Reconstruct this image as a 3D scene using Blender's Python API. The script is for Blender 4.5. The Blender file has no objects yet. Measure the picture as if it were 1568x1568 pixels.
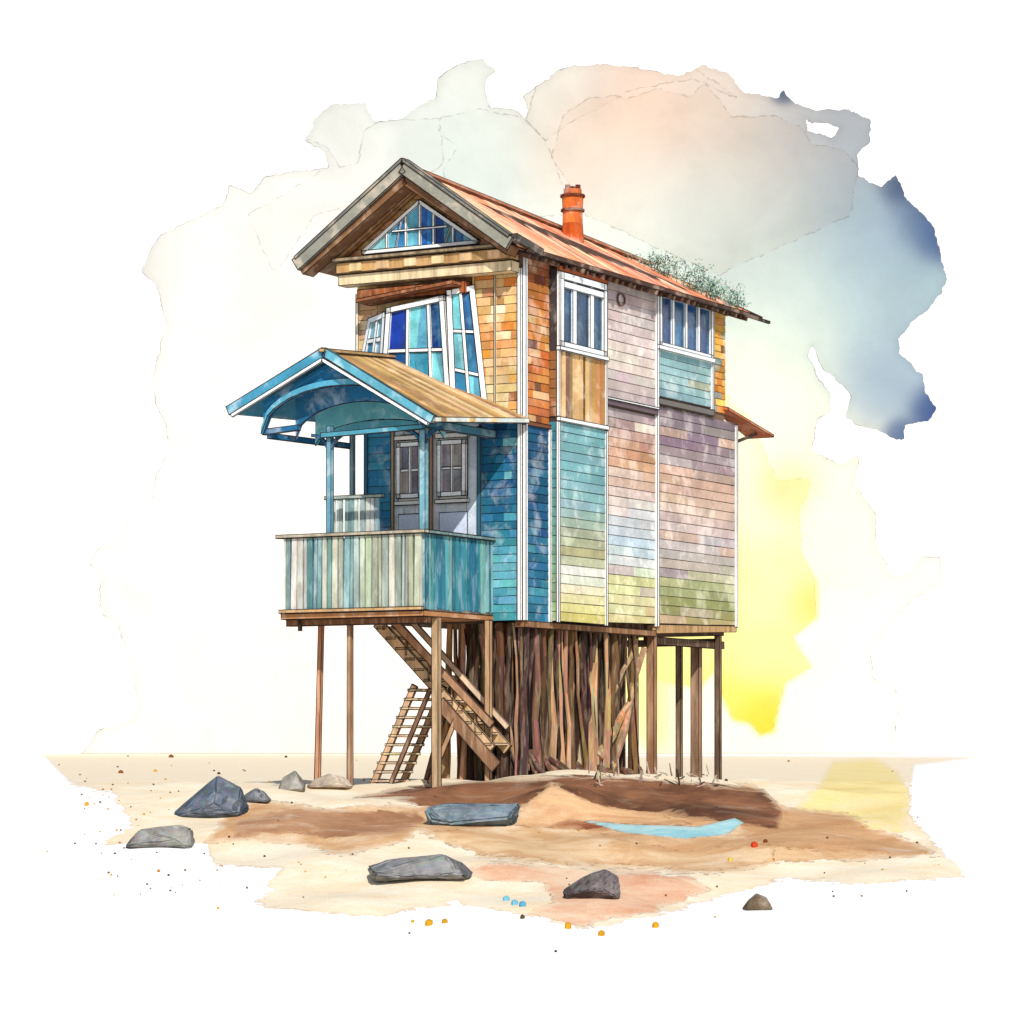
import bpy, math, random
import numpy as np
from mathutils import Vector
random.seed(7); rng=np.random.default_rng(7)
F=4700.0; H=0.6; CX=784.0; HY=1150.0
KL=1.2
def lin1(v):
    v=v/255.0
    return v/12.92 if v<=0.04045 else ((v+0.055)/1.055)**2.4
def C(r,g,b,k=None):
    k=KL if k is None else k
    return tuple(min(0.86,lin1(max(0,min(255,v)))/k) for v in (r,g,b))
def jit(c,a=12):
    d=random.uniform(-a,a)
    return tuple(max(0,min(255,v+d+random.uniform(-a*.5,a*.5))) for v in c)
# ------------------------------------------------------------ materials
class NT:
    def __init__(s,name):
        s.m=bpy.data.materials.new(name); s.m.use_nodes=True
        s.t=s.m.node_tree; s.b=s.t.nodes['Principled BSDF']
    def n(s,t,**k):
        x=s.t.nodes.new(t)
        for a,v in k.items(): setattr(x,a,v)
        return x
    def l(s,a,b): s.t.links.new(a,b)
    def put(s,sock,v):
        if isinstance(v,bpy.types.NodeSocket): s.l(v,sock)
        else: sock.default_value=v
    def math(s,op,a,b=0.0,clamp=False):
        x=s.n('ShaderNodeMath',operation=op,use_clamp=clamp); s.put(x.inputs[0],a); s.put(x.inputs[1],b); return x.outputs[0]
    def mr(s,v,a,b,c,d,smooth=False):
        x=s.n('ShaderNodeMapRange'); x.clamp=True
        if smooth: x.interpolation_type='SMOOTHSTEP'
        s.put(x.inputs[0],v)
        for i,q in enumerate((a,b,c,d)): x.inputs[i+1].default_value=q
        return x.outputs[0]
    def mix(s,f,a,b,mode='MIX'):
        x=s.n('ShaderNodeMix',data_type='RGBA',blend_type=mode); s.put(x.inputs[0],f)
        for i,v in ((6,a),(7,b)):
            if isinstance(v,tuple): v=(v[0],v[1],v[2],1)
            s.put(x.inputs[i],v)
        return x.outputs[2]
    def gray(s,v):
        g=s.n('ShaderNodeCombineColor'); [s.l(v,g.inputs[k]) for k in range(3)]; return g.outputs[0]
    def noise(s,scale,detail=4,rough=.55,vec=None,sc=(1,1,1),loc=(0,0,0),dist=0):
        if vec is None:
            tc=s.n('ShaderNodeTexCoord'); vec=tc.outputs['Object']
        mp=s.n('ShaderNodeMapping'); s.l(vec,mp.inputs[0]); mp.inputs['Scale'].default_value=sc; mp.inputs['Location'].default_value=loc
        x=s.n('ShaderNodeTexNoise'); s.l(mp.outputs[0],x.inputs['Vector']); x.inputs['Scale'].default_value=scale
        x.inputs['Detail'].default_value=detail; x.inputs['Roughness'].default_value=rough; x.inputs['Distortion'].default_value=dist
        return x.outputs[0]
    def attr(s,name,col=False):
        x=s.n('ShaderNodeAttribute',attribute_name=name); return x.outputs['Color'] if col else x.outputs['Fac']
def paint(name,rough=.85,spec=.2,sc=(1,1,1),fade=.35,fadecol=(.78,.74,.66),var=(.75,1.2),bleed=0,fr=(.5,.66)):
    s=NT(name); c=s.attr('Col',True)
    n1=s.noise(1.9,6,.62,sc=sc); n2=s.noise(24,3,.6,sc=sc,loc=(3,1,2))
    a=s.mr(n1,.3,.7,*var); b=s.mr(n2,.3,.7,.88,1.1)
    col=s.mix(1.0,c,s.gray(s.math('MULTIPLY',a,b)),'MULTIPLY')
    n3=s.noise(2.7,5,.6,sc=sc,loc=(9,5,1),dist=.3)
    f=s.mr(n3,fr[0],fr[1],0,fade)
    # fading lifts the board's own colour towards chalk instead of covering it
    light=s.mix(.5,s.mix(1.,c,(1.7,1.7,1.7),'MULTIPLY'),fadecol); col=s.mix(f,col,light)
    if bleed:
        r=s.mr(s.math('ABSOLUTE',s.math('SUBTRACT',n3,.53),0),.0,.012,bleed,0)
        col=s.mix(r,col,s.mix(1.,col,(.62,.6,.62),'MULTIPLY'))
    s.l(col,s.b.inputs['Base Color']); s.b.inputs['Roughness'].default_value=rough; s.b.inputs['Specular IOR Level'].default_value=spec
    bp=s.n('ShaderNodeBump'); bp.inputs['Strength'].default_value=.25; bp.inputs['Distance'].default_value=.02
    s.l(n2,bp.inputs['Height']); s.l(bp.outputs[0],s.b.inputs['Normal'])
    return s.m
M_paint=paint('weathered_paint',fade=.6,bleed=.45)
M_wood=paint('weathered_wood',sc=(4,4,.6),fade=.45,fadecol=(.68,.52,.36),var=(.55,1.3))
M_roof=paint('roof_boards',fade=.55,fadecol=(.85,.62,.45),var=(.78,1.2),bleed=.4)
M_rail=paint('railing_boards',sc=(3,3,.8),fade=.5,fadecol=(.62,.72,.7),var=(.65,1.25))
M_white=paint('white_trim',fade=.0,var=(.9,1.08))
M_glass=paint('window_glass',rough=.15,spec=.35,fade=.35,fadecol=(.3,.62,.7),var=(.45,1.4),bleed=.4)
M_ink=paint('ink_and_pebbles',fade=0)
M_rock=paint('rock_stone',rough=.95,spec=.04,fade=.4,fadecol=(.4,.39,.38),var=(.5,1.35),sc=(2,2,2),bleed=.25)
M_leaf=paint('leaf',fade=.2,fadecol=(.4,.55,.45))
INKC=C(46,34,30)
# ------------------------------------------------------------ mesh builder
class B:
    def __init__(s): s.v=[];s.f=[];s.c=[]
    def poly(s,pts,col):
        i=len(s.v); s.v+= [tuple(p) for p in pts]; s.f.append(tuple(range(i,i+len(pts)))); s.c.append(col)
    def hexa(s,p,col,ink=None,t=.0068):
        i=len(s.v); s.v+=[tuple(q) for q in p]
        for f in ((0,3,2,1),(4,5,6,7),(0,1,5,4),(1,2,6,5),(2,3,7,6),(3,0,4,7)):
            s.f.append(tuple(i+k for k in f)); s.c.append(col)
        if ink is not None:
            for a,b in ((0,1),(1,2),(2,3),(3,0),(4,5),(5,6),(6,7),(7,4),(0,4),(1,5),(2,6),(3,7)):
                ink.rod(p[a],p[b],t)
    def box(s,x0,x1,y0,y1,z0,z1,col,ink=None):
        s.hexa([(x0,y0,z0),(x1,y0,z0),(x1,y1,z0),(x0,y1,z0),(x0,y0,z1),(x1,y0,z1),(x1,y1,z1),(x0,y1,z1)],col,ink)
    def beam(s,p,q,w,h,col,up=(0,0,1),ink=None,t=.0068):
        p=Vector(p);q=Vector(q);d=(q-p).normalized(); up=Vector(up)
        sd=d.cross(up)
        if sd.length<1e-3: sd=d.cross(Vector((0,1,0)))
        sd.normalize(); u=sd.cross(d).normalized()
        a=sd*w/2;b=u*h/2
        s.hexa([p-a-b,p+a-b,q+a-b,q-a-b,p-a+b,p+a+b,q+a+b,q-a+b],col,ink,t)
    def rod(s,p,q,t,col=None):
        col=col or INKC
        p=Vector(p);q=Vector(q)
        if (q-p).length<1e-4:return
        d=(q-p).normalized(); a=d.orthogonal().normalized(); b=d.cross(a)
        p=p-d*t*.5;q=q+d*t*.5
        i=len(s.v)
        for e in (p,q):
            tt=t*random.uniform(.55,1.25)
            for k in range(4):
                an=k*math.pi/2+.785; s.v.append(tuple(e+(a*math.cos(an)+b*math.sin(an))*tt))
        for k in range(4):
            s.f.append((i+k,i+(k+1)%4,i+4+(k+1)%4,i+4+k)); s.c.append(col)
    def log(s,p,q,r0,r1,col,n=7,seg=5,wob=.03):
        p=Vector(p);q=Vector(q);i=len(s.v); ph=random.random()*6
        for k in range(seg+1):
            t=k/seg; c=p.lerp(q,t)+Vector((random.uniform(-wob,wob),random.uniform(-wob,wob),0))*(0 if k in(0,) else 1)
            r=(r0+(r1-r0)*t)*random.uniform(.85,1.15)
            d=(q-p).normalized(); a=d.orthogonal().normalized(); b=d.cross(a)
            for m in range(n):
                an=ph+m*2*math.pi/n; s.v.append(tuple(c+(a*math.cos(an)+b*math.sin(an))*r*random.uniform(.85,1.15)))
        for k in range(seg):
            for m in range(n):
                cc=tuple(x*random.uniform(.7,1.15) for x in col)
                s.f.append((i+k*n+m,i+k*n+(m+1)%n,i+(k+1)*n+(m+1)%n,i+(k+1)*n+m)); s.c.append(cc)
        s.f.append(tuple(i+m for m in range(n))[::-1]); s.c.append(col)
        s.f.append(tuple(i+seg*n+m for m in range(n))); s.c.append(col)
    def make(s,name,mat,parent=None,smooth=False):
        me=bpy.data.meshes.new(name); me.from_pydata(s.v,[],s.f); me.update()
        at=me.color_attributes.new('Col','FLOAT_COLOR','CORNER')
        arr=np.ones((len(me.loops),4),dtype=np.float32); k=0
        for f,c in zip(s.f,s.c):
            arr[k:k+len(f),:3]=c; k+=len(f)
        at.data.foreach_set('color',arr.ravel()); me.materials.append(mat)
        o=bpy.data.objects.new(name,me); bpy.context.scene.collection.objects.link(o)
        if parent: o.parent=parent
        return o
# ------------------------------------------------------------ terrain
def sm(t): t=np.clip(t,0,1); return t*t*(3-2*t)
def terr(X,Y):
    X=np.asarray(X,float);Y=np.asarray(Y,float)
    a=44.6
    z=np.where(Y<a,-0.165*(a-Y),0.0)
    z=np.where(Y<27,-0.165*(a-27)-.5*(1-np.exp(-(27-np.minimum(Y,27))*.33)),z)
    near=sm((Y-32)/6)*sm((75-Y)/20)*np.exp(-(X/7.5)**6)
    z=z+near*(.04*np.sin(X*1.1+Y*.7)+.035*np.sin(X*2.3-Y*1.9+1)+.025*np.sin(X*.5+Y*2.9+2)+.015*np.sin(X*4.1+Y*3.3))
    z=z+.26*np.exp(-(((X-1.6)/2.3)**2+((Y-46.6)/2.2)**2))
    z=z+.12*np.exp(-(((X+3.2)/2.)**2+((Y-47)/1.2)**2))
    z=z+.22*np.exp(-(((X-.7)/.9)**2+((Y-43.4)/.7)**2))
    z=z-.05*np.exp(-(((X-2.3)/1.4)**2+((Y-42.4)/.8)**2))
    return z
def ground_at(px,py):
    Y=np.concatenate([np.arange(27,70,.02),np.arange(70,500,1)]); X=(px-CX)/F*Y
    zr=H+(HY-py)/F*Y; z=terr(X,Y); k=np.argmax(z>=zr)
    return Vector((X[k],Y[k],z[k]))
def sdist(P,poly):
    Q=np.array(poly,float); n=len(Q); d=np.full(len(P),1e18); ins=np.zeros(len(P),bool)
    for i in range(n):
        a=Q[i];b=Q[(i+1)%n]; e=b-a; w=P-a
        t=np.clip((w@e)/(e@e+1e-9),0,1); r=w-t[:,None]*e; d=np.minimum(d,(r*r).sum(1))
        c=((a[1]>P[:,1])!=(b[1]>P[:,1]))
        if a[1]!=b[1]:
            xi=(b[0]-a[0])*(P[:,1]-a[1])/(b[1]-a[1])+a[0]; ins^=(c&(P[:,0]<xi))
    d=np.sqrt(d); return np.where(ins,d,-d)/100.0
def grid_obj(name,X,Y,Z,mat,fattrs,cattr=None):
    nr,nc=X.shape; me=bpy.data.meshes.new(name)
    v=np.stack([X.ravel(),Y.ravel(),Z.ravel()],1)
    idx=np.arange(nr*nc).reshape(nr,nc)
    q=np.stack([idx[:-1,:-1].ravel(),idx[:-1,1:].ravel(),idx[1:,1:].ravel(),idx[1:,:-1].ravel()],1)
    me.vertices.add(len(v)); me.vertices.foreach_set('co',v.ravel())
    me.loops.add(q.size); me.loops.foreach_set('vertex_index',q.ravel().astype(np.int32))
    me.polygons.add(len(q)); me.polygons.foreach_set('loop_start',np.arange(0,q.size,4,dtype=np.int32))
    me.polygons.foreach_set('loop_total',np.full(len(q),4,dtype=np.int32))
    me.update(calc_edges=True); me.validate()
    for k,a in fattrs.items():
        at=me.attributes.new(k,'FLOAT','POINT'); at.data.foreach_set('value',a.astype(np.float32).ravel())
    if cattr is not None:
        at=me.color_attributes.new('Wash','FLOAT_COLOR','POINT'); at.data.foreach_set('color',np.concatenate([cattr,np.ones((len(cattr),1))],1).astype(np.float32).ravel())
    me.polygons.foreach_set('use_smooth',np.ones(len(q),bool)); me.materials.append(mat)
    o=bpy.data.objects.new(name,me); bpy.context.scene.collection.objects.link(o); return o
KG=1.22
layers=[
 ('pale',[(60,1151),(1500,1159),(1400,1172),(1390,1245),(1440,1300),(1480,1345),(1370,1352),(1210,1345),(1130,1368),(1000,1402),(890,1422),(810,1402),(700,1380),(600,1402),(480,1400),(388,1382),(420,1362),(405,1350),(430,1330),(330,1325),(315,1292),(155,1290),(205,1268),(170,1215),(110,1200)],(253,240,212),(249,224,184),.95),
 ('gold',[(1215,1240),(1255,1200),(1275,1165),(1340,1160),(1375,1180),(1400,1230),(1380,1275),(1330,1262),(1260,1250)],(250,232,150),(242,212,110),.75),
 ('tan',[(312,1292),(350,1238),(385,1222),(500,1238),(650,1232),(720,1212),(830,1196),(900,1195),(1000,1205),(1150,1200),(1200,1235),(1290,1243),(1400,1288),(1445,1312),(1300,1318),(1200,1322),(1090,1340),(950,1330),(850,1326),(740,1312),(640,1272),(620,1292),(520,1310),(450,1292),(380,1285)],(234,194,146),(206,154,108),.98),
 ('peach',[(700,1330),(760,1318),(860,1330),(960,1332),(1060,1345),(1090,1362),(1000,1398),(890,1418),(815,1398),(850,1380),(830,1358),(740,1350)],(246,210,176),(230,162,124),.92),
 ('ridge',[(640,1275),(760,1262),(900,1275),(1040,1300),(1200,1290),(1180,1318),(1080,1334),(950,1322),(840,1318),(740,1306)],(240,208,166),(222,178,128),.8),
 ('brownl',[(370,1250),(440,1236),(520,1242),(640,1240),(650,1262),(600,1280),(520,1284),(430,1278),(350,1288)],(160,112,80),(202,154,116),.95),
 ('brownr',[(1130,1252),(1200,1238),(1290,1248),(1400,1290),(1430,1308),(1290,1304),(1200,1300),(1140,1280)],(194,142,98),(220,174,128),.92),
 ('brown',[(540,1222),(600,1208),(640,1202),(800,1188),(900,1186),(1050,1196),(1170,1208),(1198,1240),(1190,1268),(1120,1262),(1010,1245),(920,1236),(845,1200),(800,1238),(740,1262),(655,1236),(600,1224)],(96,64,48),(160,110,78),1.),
 ('dune',[(778,1262),(845,1200),(900,1228),(1010,1246),(1060,1262),(960,1262),(880,1258),(840,1266)],(232,188,140),(212,158,114),.95),
 ('rust',[(835,1268),(870,1254),(905,1256),(960,1270),(900,1272)],(130,66,44),(170,98,66),.95),
 ('pool',[(880,1254),(960,1262),(1070,1266),(1125,1252),(1140,1260),(1110,1278),(1050,1284),(960,1276)],(150,206,214),(196,226,222),1.),
]
s=NT('beach_sand')
w=s.noise(1.3,6,.62); w2=s.noise(7,4,.6,loc=(4,4,4)); nA=s.noise(.8,6,.62,loc=(3.1,1,2),dist=.5); nB=s.noise(1.7,6,.65,loc=(8,3,1),dist=.8,sc=(.6,1,1)); fine=s.noise(38,3,.7)
soft=s.mr(nB,.4,.62,.012,.17)
wv=s.math('ADD',s.math('SUBTRACT',w,.5),s.math('MULTIPLY',s.math('SUBTRACT',w2,.5),.45))
grain=s.gray(s.mr(fine,.3,.7,.86,1.06))
prev=(.9,.9,.895)
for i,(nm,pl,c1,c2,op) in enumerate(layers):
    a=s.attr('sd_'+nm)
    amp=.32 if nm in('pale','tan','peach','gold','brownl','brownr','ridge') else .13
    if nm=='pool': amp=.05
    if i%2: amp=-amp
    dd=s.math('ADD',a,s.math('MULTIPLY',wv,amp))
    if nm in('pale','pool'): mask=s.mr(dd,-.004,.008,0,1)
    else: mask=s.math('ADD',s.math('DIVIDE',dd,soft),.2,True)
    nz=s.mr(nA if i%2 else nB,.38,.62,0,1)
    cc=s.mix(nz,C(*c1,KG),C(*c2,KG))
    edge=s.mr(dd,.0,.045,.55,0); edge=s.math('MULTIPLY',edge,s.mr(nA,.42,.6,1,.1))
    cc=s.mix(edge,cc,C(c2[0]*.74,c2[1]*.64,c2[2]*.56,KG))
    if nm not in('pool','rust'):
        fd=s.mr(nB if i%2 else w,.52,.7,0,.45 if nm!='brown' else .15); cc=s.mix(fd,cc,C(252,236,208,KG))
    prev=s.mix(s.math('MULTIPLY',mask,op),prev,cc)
    if nm in('tan','dune','peach','ridge','brown','pale','pool'):
        ln=s.mr(s.math('ABSOLUTE',dd,0),.0,.010,.6,0); ln=s.math('MULTIPLY',ln,s.mr(w2,.46,.54,0,1)); prev=s.mix(ln,prev,C(110,76,56,KG) if nm!='pale' else C(200,150,90,KG))
pm=s.mr(s.attr('sd_pale'),-.1,.1,0,1)
prev=s.mix(pm,prev,s.mix(1.0,prev,grain,'MULTIPLY'))
s.l(prev,s.b.inputs['Base Color']); s.b.inputs['Roughness'].default_value=.95; s.b.inputs['Specular IOR Level'].default_value=.05
bp=s.n('ShaderNodeBump'); bp.inputs['Distance'].default_value=.05; s.l(s.math('MULTIPLY',pm,.35),bp.inputs['Strength'])
s.l(w2,bp.inputs['Height']); s.l(bp.outputs[0],s.b.inputs['Normal'])
M_sand=s.m
pxs=np.concatenate([-np.geomspace(22000,320,14),np.arange(-200,1770,5),np.geomspace(1900,24000,14)])
Ys=np.concatenate([np.linspace(-80,25,22),np.arange(26,46,.08),np.arange(46,62,.16),np.geomspace(62,900,70)])
PX,YY=np.meshgrid(pxs,Ys); XX=(PX-CX)/F*np.maximum(YY,26); ZZ=terr(XX,YY)
den=np.maximum(YY,5.); CP=np.stack([(CX+F*XX/den).ravel(),(HY-F*(ZZ-H)/den).ravel()],1)
fa={'sd_'+nm:np.clip(sdist(CP,pl),-1,1) for nm,pl,*_ in layers}
for k in fa: fa[k][(YY<15).ravel()]=-1
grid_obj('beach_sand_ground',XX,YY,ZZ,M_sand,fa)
# ------------------------------------------------------------ sky
outer=[(120,1165),(150,1120),(195,1105),(215,1080),(205,1040),(192,990),(180,955),(155,940),(155,880),(138,865),(150,840),(185,830),(195,800),(230,770),(240,730),(258,690),(255,650),(240,620),(232,580),(245,540),(255,490),(240,440),(217,415),(235,375),(250,358),(300,335),(345,310),(352,285),(385,297),(405,272),(450,262),(505,258),(495,232),(468,215),(480,180),(510,160),(560,157),(575,188),(615,182),(640,160),(668,150),(672,120),(700,100),(740,88),(758,108),(742,130),(748,165),(790,168),(806,184),(808,170),(802,148),(835,125),(850,110),(890,98),(945,98),(1000,110),(1045,115),(1075,98),(1115,110),(1140,140),(1190,150),(1200,138),(1215,155),(1250,168),(1300,165),(1332,182),(1332,215),(1310,240),(1315,270),(1350,290),(1372,265),(1385,300),(1415,330),(1430,350),(1440,390),(1452,430),(1430,465),(1400,490),(1375,520),(1380,540),(1412,575),(1415,600),(1435,625),(1425,645),(1385,650),(1382,675),(1340,660),(1290,640),(1305,610),(1290,590),(1262,565),(1244,530),(1236,545),(1250,580),(1275,605),(1272,632),(1250,640),(1243,690),(1285,712),(1315,698),(1310,740),(1340,790),(1340,830),(1365,880),(1385,882),(1410,855),(1440,855),(1442,900),(1400,915),(1370,950),(1332,1000),(1335,1040),(1370,1050),(1375,1090),(1368,1130),(1385,1165)]
hole1=[(1233,184),(1262,188),(1284,196),(1275,214),(1255,206),(1238,200)]
inner1=[(862,175),(905,150),(965,150),(1010,135),(1055,148),(1080,128),(1120,180),(1190,178),(1230,198),(1245,220),(1290,230),(1315,260),(1300,330),(1100,420),(900,330),(845,240)]
inner2=[(806,184),(835,215),(870,190),(960,140),(1060,120),(1130,150),(1000,60),(840,80)]
puffA=[(675,180),(730,168),(800,180),(835,215),(880,330),(690,330),(680,260),(700,225),(672,200)]
puffB=[(470,215),(500,225),(520,255),(550,250),(555,200),(575,188),(620,182),(672,182),(680,250),(600,300),(480,330),(420,420),(380,330),(500,258)]
yel=[(1105,600),(1150,640),(1190,735),(1240,735),(1225,780),(1225,850),(1250,890),(1248,945),(1210,975),(1240,1020),(1200,1045),(1190,1080),(1182,1118),(1165,1122),(1150,1105),(1125,1100),(1105,1060),(1098,1020),(1070,1050),(1035,1045),(1000,1040),(1005,980),(1100,960)]
ctrl=[(300,500,238,234,228,110),(300,900,247,239,231,140),(400,1100,249,239,230,140),(600,700,248,243,236,160),(520,200,222,224,218,50),(710,130,218,221,214,50),(700,220,214,222,216,70),(450,330,232,230,224,80),(850,130,220,216,206,50),(1000,170,231,204,186,60),(930,220,232,208,190,60),(1080,120,218,206,194,50),(1250,200,184,186,188,60),(1150,260,203,188,176,70),(1300,300,150,164,176,60),(1405,335,58,84,128,24),(1374,290,44,64,106,16),(1432,365,70,94,142,18),(1200,360,182,200,200,80),(1350,440,162,184,192,70),(1350,360,150,172,186,40),(1100,350,204,212,204,80),(950,330,224,230,222,80),(1200,500,216,228,216,70),(1350,580,156,174,188,45),(1428,628,62,86,136,18),(1380,668,80,104,142,13),(1150,620,238,242,218,70),(1200,700,250,242,214,60),(1300,900,252,243,220,80),(1190,900,249,235,168,50),(1242,925,243,214,96,22),(1170,1000,248,235,152,40),(1155,1090,240,216,76,26),(1110,1080,245,228,128,22),(1020,1010,249,238,160,36),(1330,780,252,245,218,60),(1210,745,245,210,140,26),(1200,142,70,90,120,9),(220,420,222,220,214,24),(1300,185,160,166,172,35)]
spx=np.concatenate([np.linspace(-9000,-60,30),np.arange(0,1570,4),np.linspace(1630,10600,30)])
spy=np.concatenate([[1500],np.arange(1172,40,-4),np.linspace(30,-1400,24)])
PX,PY=np.meshgrid(spx,spy); th=np.arctan((PX-CX)/F); R=620.
SX=R*np.sin(th);SY=R*np.cos(th);SZ=H+(HY-PY)/F*R*np.cos(th)
P=np.stack([PX.ravel(),PY.ravel()],1)
so=np.minimum(sdist(P,outer),-sdist(P,hole1))
num=np.zeros((len(P),3));dn=np.zeros(len(P))+1e-12
for x,y,r,g,b,sg in ctrl:
    d2=((P-(x,y))**2).sum(1); wt=np.exp(-d2/(2*sg*sg))*(60./sg)**.8+ 1e-5/(1+d2/1e4)
    num+=wt[:,None]*np.array([lin1(r),lin1(g),lin1(b)]); dn+=wt
KS=1.5
wash=num/dn[:,None]
sy=sdist(P,yel)
# below the shower the wash returns to cream outside the yellow rain
k=sm((P[:,1]-700)/260)*(1-sm(sy/.12+.9))*sm((P[:,0]-1000)/60); cream=np.array([lin1(252),lin1(245),lin1(224)])
wash=(wash*(1-k[:,None])+cream*k[:,None])/KS
s=NT('sky_wash'); sc=(1/12.77,)*3
n1=s.noise(2.2,6,.62,sc=sc); n2=s.noise(9,3,.55,sc=sc,loc=(3,2,1))
nj=s.math('ADD',s.math('MULTIPLY',s.math('SUBTRACT',n1,.5),.16),s.math('MULTIPLY',s.math('SUBTRACT',n2,.5),.07))
def jitter(a): return s.math('ADD',a,nj)
d0=jitter(s.attr('sd_outer'))
colr=s.attr('Wash',True)
g=s.mr(s.noise(.8,7,.62,sc=sc,loc=(5,5,5),dist=.4),.3,.7,.91,1.07); g2=s.mr(s.noise(60,2,.6,sc=sc),.3,.7,.965,1.025); g=s.math('MULTIPLY',g,g2)
colr=s.mix(1.,colr,s.gray(g),'MULTIPLY')
for nm,tint,op in (('inner1',(.97,.93,.9),.9),('inner2',(.97,.96,.95),.5),('puffA',(.95,.97,.96),.6),('puffB',(.97,.97,.97),.5),('yel',(.99,.95,.74),.85)):
    d=jitter(s.attr('sd_'+nm))
    m=s.math('MULTIPLY',s.mr(d,-.004,.006,0,1),s.mr(d,.0,1.0 if nm!='yel' else .5,1,.15))
    colr=s.mix(s.math('MULTIPLY',m,op),colr,s.mix(1.,colr,tint,'MULTIPLY'))
    ln=s.math('MULTIPLY',s.mr(s.math('ABSOLUTE',d,0),.004,.013,.5,0),s.mr(n2,.45,.55,.15,1))
    colr=s.mix(ln,colr,s.mix(1.,colr,(.45,.42,.4) if nm!='yel' else (.8,.6,.3),'MULTIPLY'))
mask=s.mr(d0,-.003,.005,0,1)
e=s.mr(d0,0,.12,.4,0); colr=s.mix(e,colr,s.mix(1.,colr,(.78,.78,.78),'MULTIPLY'))
out=s.mix(mask,(.88,.88,.88),colr)
ln=s.math('MULTIPLY',s.mr(s.math('ABSOLUTE',d0,0),.003,.012,.75,0),s.mr(n1,.4,.56,.2,1))
out=s.mix(ln,out,(.12,.11,.11))
# distant shoreline where sky meets the beach
tc=s.n('ShaderNodeTexCoord'); sp=s.n('ShaderNodeSeparateXYZ'); s.l(tc.outputs['Object'],sp.inputs[0])
hl=s.math('MULTIPLY',s.mr(sp.outputs[2],.16,.24,.55,0),s.mr(s.math('ABSOLUTE',sp.outputs[0],0),88,96,1,0))
out=s.mix(hl,out,(.3,.24,.18))
s.l(out,s.b.inputs['Base Color']); s.b.inputs['Roughness'].default_value=1; s.b.inputs['Specular IOR Level'].default_value=0
grid_obj('sky',SX,SY,SZ,s.m,{'sd_outer':np.clip(so,-2,2),**{'sd_'+k:np.clip(sdist(P,v),-2,2) for k,v in (('inner1',inner1),('inner2',inner2),('puffA',puffA),('puffB',puffB),('yel',yel))}},wash)
# ------------------------------------------------------------ house
house=bpy.data.objects.new('stilt_house',None); bpy.context.scene.collection.objects.link(house)
house.location=(.16,47,0); house.rotation_euler=(0,0,-math.atan2(.49,.872))
ink=B(); wall=B(); trim=B(); glass=B(); roof=B(); wood=B(); porch=B(); rail=B(); stilt=B(); stair=B(); chim=B(); core=B()
WH=C(242,244,242,1.12); CR=C(238,226,198)
def grad(stops,j=9,alt=None,pa=0,ds=0.):
    def f(t):
        for (a,ca),(b,cb) in zip(stops,stops[1:]):
            if t<=b: 
                k=(t-a)/(b-a+1e-9); c=tuple(x+(y-x)*k for x,y in zip(ca,cb)); break
        else: c=stops[-1][1]
        if alt and random.random()<pa:
            c2=random.choice(alt); k=random.uniform(.3,.95); c=tuple(x+(y-x)*k for x,y in zip(c,c2))
        m=sum(c)/3; c=tuple(x+(m-x)*ds for x in c)
        return C(*jit(c,j))
    return f
def siding(plane,u0,u1,z0,z1,row,seg,cf,off=0.,vert=False,gapc=(84,64,56)):
    if plane[0]=='side': P=lambda u,z,o:(plane[1]+off+o,u,z)
    else: P=lambda u,z,o:(u,plane[1]-off-o,z)
    zf=z0 if callable(z0) else (lambda u:z0)
    wall.poly([P(u0,zf(u0),.003),P(u1,zf(u1),.003),P(u1,z1,.003),P(u0,z1,.003)],C(*gapc))
    if vert:
        u=u0
        while u<u1-.01:
            e=min(u1,u+row*random.uniform(.7,1.3)); 
            if u1-e<.04:e=u1
            g=.005; o=random.uniform(.015,.03)
            wall.hexa([P(u+g,zf(u),0.004),P(e-g,zf(e),0.004),P(e-g,zf(e),o),P(u+g,zf(u),o),P(u+g,z1,0.004),P(e-g,z1,0.004),P(e-g,z1,o),P(u+g,z1,o)],cf(random.random())); u=e
        return
    zb=min(zf(u0),zf(u1)); n=max(1,round((z1-zb)/row)); h=(z1-zb)/n
    for i in range(n):
        a=zb+i*h+.0045; b=zb+(i+1)*h-.0045; u=u0+.004
        while u<u1-.02:
            e=min(u1-.004,u+seg*random.uniform(.5,1.6))
            if u1-e<seg*.3: e=u1-.004
            a0=max(a,zf(u)); a1=max(a,zf(e))
            if a0<b and a1<b:
                g=.0045; wob=random.uniform(-.006,.006)
                wall.hexa([P(u,a0,.004),P(e-g,a1,.004),P(e-g,a1+wob,.028),P(u,a0,.028),P(u,b,.004),P(e-g,b,.004),P(e-g,b+wob,.018),P(u,b,.018)],cf(1-(.5*(a+b)-zb)/(z1-zb)))
            u=e
def vtrim(plane,u,z0,z1,w=.05,o=.05,col=WH):
    if plane[0]=='side': trim.box(plane[1]+.004,plane[1]+o,u-w/2,u+w/2,z0,z1,col,ink)
    else: trim.box(u-w/2,u+w/2,plane[1]-o,plane[1]-.004,z0,z1,col,ink)
def htrim(plane,u0,u1,z,h=.05,o=.055,col=WH,z2=None):
    z2=z if z2 is None else z2
    if plane[0]=='side': a=plane[1]+.004;b=plane[1]+o; p=[(a,u0,z),(b,u0,z),(b,u1,z2),(a,u1,z2)]
    else: a=plane[1]-.004;b=plane[1]-o; p=[(u0,a,z),(u0,b,z),(u1,b,z2),(u1,a,z2)]
    trim.hexa([*p,*[(x,y,q+h) for x,y,q in p]],col,ink)
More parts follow.
